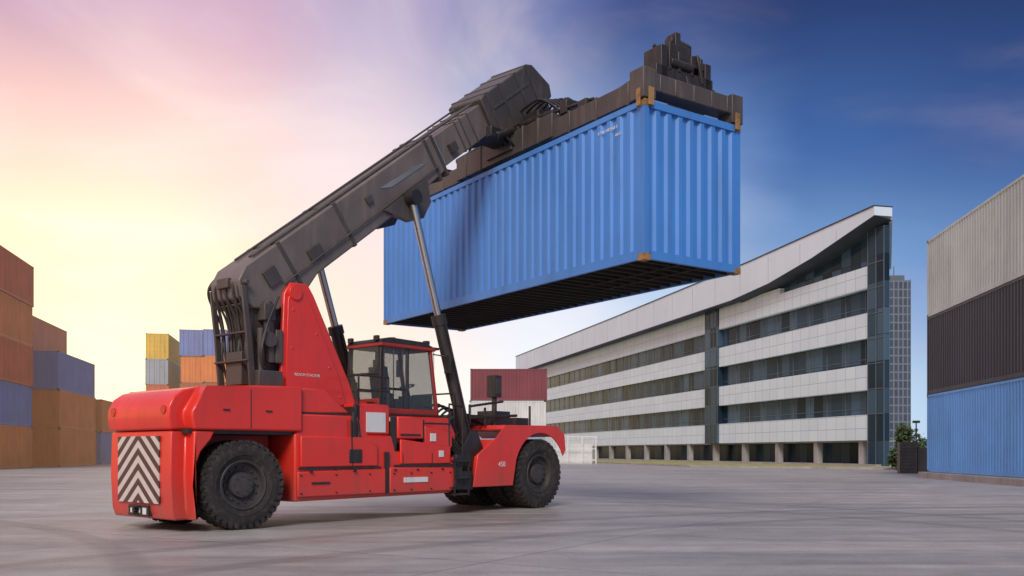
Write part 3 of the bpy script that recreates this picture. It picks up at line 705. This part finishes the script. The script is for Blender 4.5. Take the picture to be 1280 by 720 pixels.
wv.inputs['Color1'].default_value=(0.035,0.05,0.075,1); wv.inputs['Color2'].default_value=(0.055,0.075,0.10,1); wv.inputs['Mortar'].default_value=(0.14,0.17,0.21,1)
nt.links.new(wv.outputs['Color'],b.inputs['Base Color']); b.inputs['Roughness'].default_value=0.6
TB=empty('tower_block',(168,400,0),0)
mb=MB(); mb.box(-4,5.2,0,12,0,76); mb.obj('tower_walls',[TWR],parent=TB)
mb=MB(); mb.box(-2.5,3.5,2,9,76,78.5); mb.box(0,0.3,5,5.3,78.5,83); mb.box(-4.15,-3.85,-0.2,0.15,0,76.3); mb.box(5.05,5.35,-0.2,0.15,0,76.3); mb.obj('tower_plant_room',[FR],parent=TB)

# ------------------------------------------------------------ verge, gate, shrubs
GR=paint('grass_verge',(0.30,0.29,0.09),0.95,0.4,1.2,dirt=(0.34,0.30,0.14),dirtamt=0.7,streak=False)
mb=MB()
mb.prism_z([(30,66),(33,70),(28.0,84),(0,192),(-7,192),(16,80)],0.0,0.13,0)
mb.obj('grass_verge',[GR])
mb=MB()
pts=[(30,65.7),(15.7,80),(-7.3,192)]
for i in range(2):
    a=Vector(pts[i]);c=Vector(pts[i+1]);d=(c-a).normalized();nn=Vector((-d.y,d.x))
    mb.prism_z([tuple(a),tuple(c),tuple(c+nn*0.25),tuple(a+nn*0.25)],0,0.15)
mb.obj('kerb',[CONC])
mb=MB()
for i in range(4): mb.box(i*1.5,i*1.5+0.1,0,0.1,0,3.0)
for z in(0.4,1.6,2.9): mb.box(0,4.6,0.02,0.08,z,z+0.08)
for i in range(30): mb.box(0.1+i*0.15,0.13+i*0.15,0.03,0.06,0.4,2.9)
mb.box(0.2,4.2,0.6,2.6,0.0,2.2)
mb.obj('gate_kiosk',[WHITE],loc=(4.4,98,0))
mb=MB()
mb.box(-60,-5,0,15,0,6); mb.prism_y([(-60,6),(-32,8),(-5,6)],-0.5,15.5)
mb.obj('distant_warehouse',[K['grey']],loc=(20,260,0))
def leafmass(name,loc,rx,ry,rz_,n,seed,cols):
    rnd=random.Random(seed)
    lobes=[(rnd.uniform(-.6,.6)*rx,rnd.uniform(-.6,.6)*ry,rnd.uniform(0.25,0.85)*rz_,rnd.uniform(0.25,0.5)) for _ in range(9)]
    mb=MB()
    for i in range(n):
        l=rnd.choice(lobes)
        v=Vector((rnd.gauss(0,1),rnd.gauss(0,1),rnd.gauss(0,1))).normalized()*rnd.uniform(0.55,1.05)*l[3]
        c=Vector((l[0]+v.x*rx,l[1]+v.y*ry,max(0.05,l[2]+v.z*rz_*0.8)))
        a=Vector((rnd.gauss(0,1),rnd.gauss(0,1),rnd.gauss(0,1))).normalized(); b2=a.orthogonal().normalized()
        s=rnd.uniform(0.08,0.2)
        mb.add([c-a*s,c+b2*s*0.5,c+a*s,c-b2*s*0.5],[(0,1,2,3)],rnd.randrange(len(cols)))
    for l in lobes: mb.cyl((0,0,0),(l[0],l[1],l[2]),0.04,0.015,6,len(cols))
    return mb.obj(name,cols+[K['brown']],loc=loc)
LG=[paint('leaf_dark',(0.035,0.055,0.02),0.8,0.3,3),paint('leaf_mid',(0.06,0.10,0.03),0.8,0.3,3),paint('leaf_light',(0.10,0.15,0.04),0.8,0.3,3)]
leafmass('shrub',(25.2,58,0),1.1,1.0,2.9,1500,1,LG)
leafmass('shrub',(27.0,61,0),1.2,1.0,2.2,1300,2,LG)
leafmass('shrub',(27.6,66,0),0.9,0.9,1.4,900,3,LG)
mb=MB()
mb.box(0,1.0,0,0.7,0,1.9); mb.box(1.05,1.7,0.1,0.7,0,1.55)
for i in range(7): mb.box(0.12,0.88,-0.02,0.0,0.3+i*0.2,0.38+i*0.2)
mb.cyl((1.0,0.3,1.9),(1.0,0.3,3.1),0.04,n=8); mb.box(0.8,1.2,0.2,0.4,3.05,3.2)
mb.obj('utility_cabinet',[BLACK],loc=(23.4,55.5,0),rz=R(-10),bevel=0.02)

# ------------------------------------------------------------ ground
GM,nt,b=newmat('concrete_yard')
tc=N(nt,'ShaderNodeTexCoord')
def noise(sc,det=8,rough=0.6,map_=None,dist=0):
    n_=N(nt,'ShaderNodeTexNoise'); n_.inputs['Scale'].default_value=sc; n_.inputs['Detail'].default_value=det; n_.inputs['Roughness'].default_value=rough; n_.inputs['Distortion'].default_value=dist
    if map_:
        m_=N(nt,'ShaderNodeMapping'); m_.inputs['Rotation'].default_value=(0,0,R(map_[0])); m_.inputs['Scale'].default_value=(map_[1],map_[2],1)
        nt.links.new(tc.outputs['Object'],m_.inputs['Vector']); nt.links.new(m_.outputs[0],n_.inputs['Vector'])
    else: nt.links.new(tc.outputs['Object'],n_.inputs['Vector'])
    return n_
n1=noise(0.12,6); n2=noise(0.9,10,0.72,None,0.4); n3=noise(1.0,8,0.7,(-50,0.12,1.3),0.6); n4=noise(25,4,0.7); n5=noise(1.0,6,0.6,(35,0.08,0.9),0.5)
c1_=N(nt,'ShaderNodeValToRGB'); c1_.color_ramp.elements[0].position=0.3; c1_.color_ramp.elements[0].color=(0.345,0.325,0.305,1); c1_.color_ramp.elements[1].position=0.7; c1_.color_ramp.elements[1].color=(0.46,0.43,0.40,1)
nt.links.new(n1.outputs['Fac'],c1_.inputs[0])
def mul(prev,src,f0,f1,t0,t1):
    r=N(nt,'ShaderNodeMapRange'); r.inputs['From Min'].default_value=f0; r.inputs['From Max'].default_value=f1; r.inputs['To Min'].default_value=t0; r.inputs['To Max'].default_value=t1
    nt.links.new(src,r.inputs['Value'])
    m_=N(nt,'ShaderNodeMixRGB',blend_type='MULTIPLY'); m_.inputs['Fac'].default_value=1
    nt.links.new(prev,m_.inputs['Color1']); nt.links.new(r.outputs[0],m_.inputs['Color2']); return m_.outputs[0]
col=mul(c1_.outputs[0],n2.outputs['Fac'],0.3,0.7,0.78,1.15)
col=mul(col,n3.outputs['Fac'],0.38,0.62,0.76,1.08)
col=mul(col,n5.outputs['Fac'],0.35,0.6,0.82,1.05)
col=mul(col,n4.outputs['Fac'],0.3,0.7,0.84,1.12)
def arcs(cx,cy,rads,wid,depth,prev):
    sp_=N(nt,'ShaderNodeVectorMath',operation='DISTANCE'); sp_.inputs[1].default_value=(cx,cy,0); nt.links.new(tc.outputs['Object'],sp_.inputs[0])
    for rr in rads:
        a_=N(nt,'ShaderNodeMath',operation='SUBTRACT'); a_.inputs[1].default_value=rr; nt.links.new(sp_.outputs['Value'],a_.inputs[0])
        b2=N(nt,'ShaderNodeMath',operation='ABSOLUTE'); nt.links.new(a_.outputs[0],b2.inputs[0])
        r=N(nt,'ShaderNodeMapRange'); r.interpolation_type='SMOOTHSTEP'; r.inputs['From Min'].default_value=wid*0.4; r.inputs['From Max'].default_value=wid; r.inputs['To Min'].default_value=1; r.inputs['To Max'].default_value=0
        nt.links.new(b2.outputs[0],r.inputs['Value'])
        k=N(nt,'ShaderNodeMath',operation='MULTIPLY'); nt.links.new(r.outputs[0],k.inputs[0]); nt.links.new(n2.outputs['Fac'],k.inputs[1])
        k2=N(nt,'ShaderNodeMath',operation='MULTIPLY'); nt.links.new(k.outputs[0],k2.inputs[0]); k2.inputs[1].default_value=depth
        m_=N(nt,'ShaderNodeMixRGB'); nt.links.new(k2.outputs[0],m_.inputs['Fac']); nt.links.new(prev,m_.inputs['Color1']); m_.inputs['Color2'].default_value=(0.12,0.11,0.105,1)
        prev=m_.outputs[0]
    return prev
col=arcs(16,-4,(15.0,17.1,24,26.2),0.30,0.75,col)
col=arcs(-22,2,(17.5,19.6,33,35.1),0.30,0.6,col)
bk=N(nt,'ShaderNodeTexBrick'); mpb=N(nt,'ShaderNodeMapping'); mpb.inputs['Rotation'].default_value=(0,0,R(32)); nt.links.new(tc.outputs['Object'],mpb.inputs['Vector']); nt.links.new(mpb.outputs[0],bk.inputs['Vector'])
bk.offset=0; bk.inputs['Scale'].default_value=1; bk.inputs['Brick Width'].default_value=6; bk.inputs['Row Height'].default_value=4.5; bk.inputs['Mortar Size'].default_value=0.016
bk.inputs['Color1'].default_value=(1,1,1,1); bk.inputs['Color2'].default_value=(0.88,0.88,0.88,1); bk.inputs['Mortar'].default_value=(0.42,0.42,0.42,1)
m_=N(nt,'ShaderNodeMixRGB',blend_type='MULTIPLY'); m_.inputs['Fac'].default_value=0.8; nt.links.new(col,m_.inputs['Color1']); nt.links.new(bk.outputs['Color'],m_.inputs['Color2'])
nt.links.new(m_.outputs[0],b.inputs['Base Color'])
r=N(nt,'ShaderNodeMapRange'); r.inputs['From Min'].default_value=0.3; r.inputs['From Max'].default_value=0.7; r.inputs['To Min'].default_value=0.36; r.inputs['To Max'].default_value=0.68
nt.links.new(n3.outputs['Fac'],r.inputs['Value']); nt.links.new(r.outputs[0],b.inputs['Roughness'])
bp=N(nt,'ShaderNodeBump'); bp.inputs['Strength'].default_value=0.35; bp.inputs['Distance'].default_value=0.02
nt.links.new(n4.outputs['Fac'],bp.inputs['Height']); nt.links.new(bp.outputs[0],b.inputs['Normal'])
mb=MB(); mb.add([(-2500,-300,0),(2500,-300,0),(2500,4000,0),(-2500,4000,0)],[(0,1,2,3)])
mb.obj('ground',[GM])

# ------------------------------------------------------------ added haze volume over the left yard, emits its own warm glow
def haze(name,c,r,den,colr):
    m=bpy.data.materials.new(name); m.use_nodes=True; nt=m.node_tree
    for n_ in list(nt.nodes): nt.nodes.remove(n_)
    o_=N(nt,'ShaderNodeOutputMaterial'); ab=N(nt,'ShaderNodeVolumeAbsorption'); em=N(nt,'ShaderNodeEmission'); ad_=N(nt,'ShaderNodeAddShader')
    ab.inputs['Color'].default_value=(0,0,0,1); ab.inputs['Density'].default_value=den
    em.inputs['Color'].default_value=colr; em.inputs['Strength'].default_value=den
    nt.links.new(ab.outputs[0],ad_.inputs[0]); nt.links.new(em.outputs[0],ad_.inputs[1]); nt.links.new(ad_.outputs[0],o_.inputs['Volume'])
    bm=bmesh.new(); bmesh.ops.create_uvsphere(bm,u_segments=96,v_segments=48,radius=1)
    for v in bm.verts: v.co=Vector((c[0]+v.co.x*r[0],c[1]+v.co.y*r[1],c[2]+v.co.z*r[2]))
    me=bpy.data.meshes.new(name); bm.to_mesh(me); bm.free(); me.materials.append(m)
    for p in me.polygons: p.use_smooth=True
    o=bpy.data.objects.new(name,me); COL.objects.link(o)
haze('emissive_haze',(-66,80,0),(62,72,46),0.0013,(1.08,0.74,0.42,1))

# ------------------------------------------------------------ world
W=bpy.data.worlds.new('World'); scene.world=W; W.use_nodes=True
nt=W.node_tree
for n_ in list(nt.nodes): nt.nodes.remove(n_)
out=N(nt,'ShaderNodeOutputWorld'); bgN=N(nt,'ShaderNodeBackground'); bgG=N(nt,'ShaderNodeBackground'); add=N(nt,'ShaderNodeAddShader')
sky=N(nt,'ShaderNodeTexSky'); sky.sky_type='NISHITA'; sky.sun_disc=False
sun_to=Vector((-0.16,-1.0,0.0)).normalized(); el=R(36)
sky.sun_elevation=el; sky.sun_rotation=math.atan2(sun_to.x,sun_to.y)
nt.links.new(sky.outputs[0],bgN.inputs[0]); bgN.inputs[1].default_value=0.012
tc=N(nt,'ShaderNodeTexCoord'); sp=N(nt,'ShaderNodeSeparateXYZ'); nt.links.new(tc.outputs['Generated'],sp.inputs[0])
def M(op,a,b_=None,c=None,clamp=False):
    m=N(nt,'ShaderNodeMath',operation=op); m.use_clamp=clamp
    for i,v in enumerate((a,b_,c)):
        if v is None: continue
        if isinstance(v,(int,float)): m.inputs[i].default_value=v
        else: nt.links.new(v,m.inputs[i])
    return m.outputs[0]
X,Y,Z=sp.outputs
hl=M('SQRT',M('ADD',M('MULTIPLY',X,X),M('MULTIPLY',Y,Y)))
ax_=M('DIVIDE',X,M('MAXIMUM',hl,0.001))
mp=N(nt,'ShaderNodeMapping'); mp.inputs['Scale'].default_value=(1.4,1.4,3.2); mp.inputs['Rotation'].default_value=(0,R(18),0); nt.links.new(tc.outputs['Generated'],mp.inputs['Vector'])
cn=N(nt,'ShaderNodeTexNoise'); cn.inputs['Scale'].default_value=1.9; cn.inputs['Detail'].default_value=7; cn.inputs['Roughness'].default_value=0.52; cn.inputs['Distortion'].default_value=0.5; nt.links.new(mp.outputs[0],cn.inputs['Vector'])
pert=M('MULTIPLY',M('SUBTRACT',cn.outputs['Fac'],0.5),0.22)
fa=M('ADD',M('ADD',ax_,0.5),pert,clamp=True)
Zp=M('ADD',Z,M('MULTIPLY',pert,0.25))
def ramp(stops):
    r=N(nt,'ShaderNodeValToRGB'); cr=r.color_ramp; cr.interpolation='EASE'
    cr.elements[0].position=stops[0][0]; cr.elements[0].color=lin(stops[0][1])
    cr.elements[1].position=stops[-1][0]; cr.elements[1].color=lin(stops[-1][1])
    for p,c in stops[1:-1]:
        e=cr.elements.new(p); e.color=lin(c)
    nt.links.new(fa,r.inputs[0]); return r.outputs[0]
R0=ramp([(0,(255,214,140)),(0.12,(255,238,178)),(0.33,(255,238,220)),(0.5,(240,242,247)),(0.68,(224,233,244)),(0.85,(186,210,236)),(1,(150,184,222))])
R1=ramp([(0,(255,206,158)),(0.15,(255,226,182)),(0.35,(248,226,216)),(0.5,(230,229,240)),(0.66,(186,204,230)),(0.8,(126,164,210)),(1,(96,136,194))])
R2=ramp([(0,(236,184,182)),(0.2,(246,206,200)),(0.36,(236,216,222)),(0.5,(190,199,224)),(0.65,(104,136,190)),(0.8,(50,90,156)),(1,(36,70,136))])
R3=ramp([(0,(172,132,182)),(0.2,(202,160,190)),(0.35,(180,164,198)),(0.5,(100,112,170)),(0.65,(40,60,122)),(0.8,(15,35,94)),(1,(11,28,80))])
def mixc(a,b_,z0,z1):
    r=N(nt,'ShaderNodeMapRange'); r.interpolation_type='SMOOTHSTEP'; r.inputs['From Min'].default_value=z0; r.inputs['From Max'].default_value=z1; nt.links.new(Zp,r.inputs['Value'])
    m=N(nt,'ShaderNodeMixRGB'); nt.links.new(r.outputs[0],m.inputs['Fac'])
    for s_,v in(('Color1',a),('Color2',b_)):
        if isinstance(v,tuple): m.inputs[s_].default_value=v
        else: nt.links.new(v,m.inputs[s_])
    return m.outputs[0]
c=mixc(R0,R1,0.04,0.17); c=mixc(c,R2,0.14,0.31); c=mixc(c,R3,0.28,0.45); c=mixc(c,lin((172,178,200)),0.5,0.85)
cr=N(nt,'ShaderNodeMapRange'); cr.inputs['From Min'].default_value=0.46; cr.inputs['From Max'].default_value=0.70; cr.inputs['To Max'].default_value=0.5; cr.interpolation_type='SMOOTHSTEP'; nt.links.new(cn.outputs['Fac'],cr.inputs['Value'])
mk=N(nt,'ShaderNodeMapRange'); mk.inputs['From Min'].default_value=0.75; mk.inputs['From Max'].default_value=0.45; mk.inputs['To Min'].default_value=0.3; nt.links.new(fa,mk.inputs['Value'])
fac=M('MULTIPLY',cr.outputs[0],mk.outputs[0])
m=N(nt,'ShaderNodeMixRGB'); nt.links.new(fac,m.inputs['Fac']); nt.links.new(c,m.inputs['Color1']); m.inputs['Color2'].default_value=lin((255,232,228))
gd=Vector((-0.44,0.89,0.13)).normalized()
dt=N(nt,'ShaderNodeVectorMath',operation='DOT_PRODUCT'); nt.links.new(tc.outputs['Generated'],dt.inputs[0]); dt.inputs[1].default_value=tuple(gd)
om=M('SUBTRACT',1.0,dt.outputs['Value'])
g1=M('MULTIPLY',M('POWER',2.718,M('MULTIPLY',om,-70.0)),0.6); g2=M('MULTIPLY',M('POWER',2.718,M('MULTIPLY',om,-12.0)),0.08)
gg=M('ADD',g1,g2)
gm=N(nt,'ShaderNodeMixRGB',blend_type='ADD'); gm.inputs['Fac'].default_value=1; nt.links.new(m.outputs[0],gm.inputs['Color1'])
gc=N(nt,'ShaderNodeMixRGB',blend_type='MULTIPLY'); gc.inputs['Fac'].default_value=1; gc.inputs['Color1'].default_value=(1,0.85,0.5,1); nt.links.new(gg,gc.inputs['Color2'])
nt.links.new(gc.outputs[0],gm.inputs['Color2'])
nt.links.new(gm.outputs[0],bgG.inputs[0]); bgG.inputs[1].default_value=1.0
nt.links.new(bgN.outputs[0],add.inputs[0]); nt.links.new(bgG.outputs[0],add.inputs[1]); nt.links.new(add.outputs[0],out.inputs[0])

# sun
sl=bpy.data.lights.new('sun','SUN'); sl.energy=2.3; sl.angle=R(20); sl.color=(1.0,0.95,0.88)
so=bpy.data.objects.new('sun',sl); COL.objects.link(so)
d=Vector((sun_to.x*math.cos(el),sun_to.y*math.cos(el),math.sin(el)))
so.rotation_euler=(-d).to_track_quat('-Z','Y').to_euler(); so.location=(-20,-30,40)

# camera
cd=bpy.data.cameras.new('camera'); cd.lens=36*1150/1280; cd.sensor_width=36; cd.shift_y=205/1280; cd.clip_end=6000; cd.clip_start=0.1
co=bpy.data.objects.new('camera',cd); COL.objects.link(co); co.location=(0,0,1.3); co.rotation_euler=(R(90),0,0)
scene.camera=co
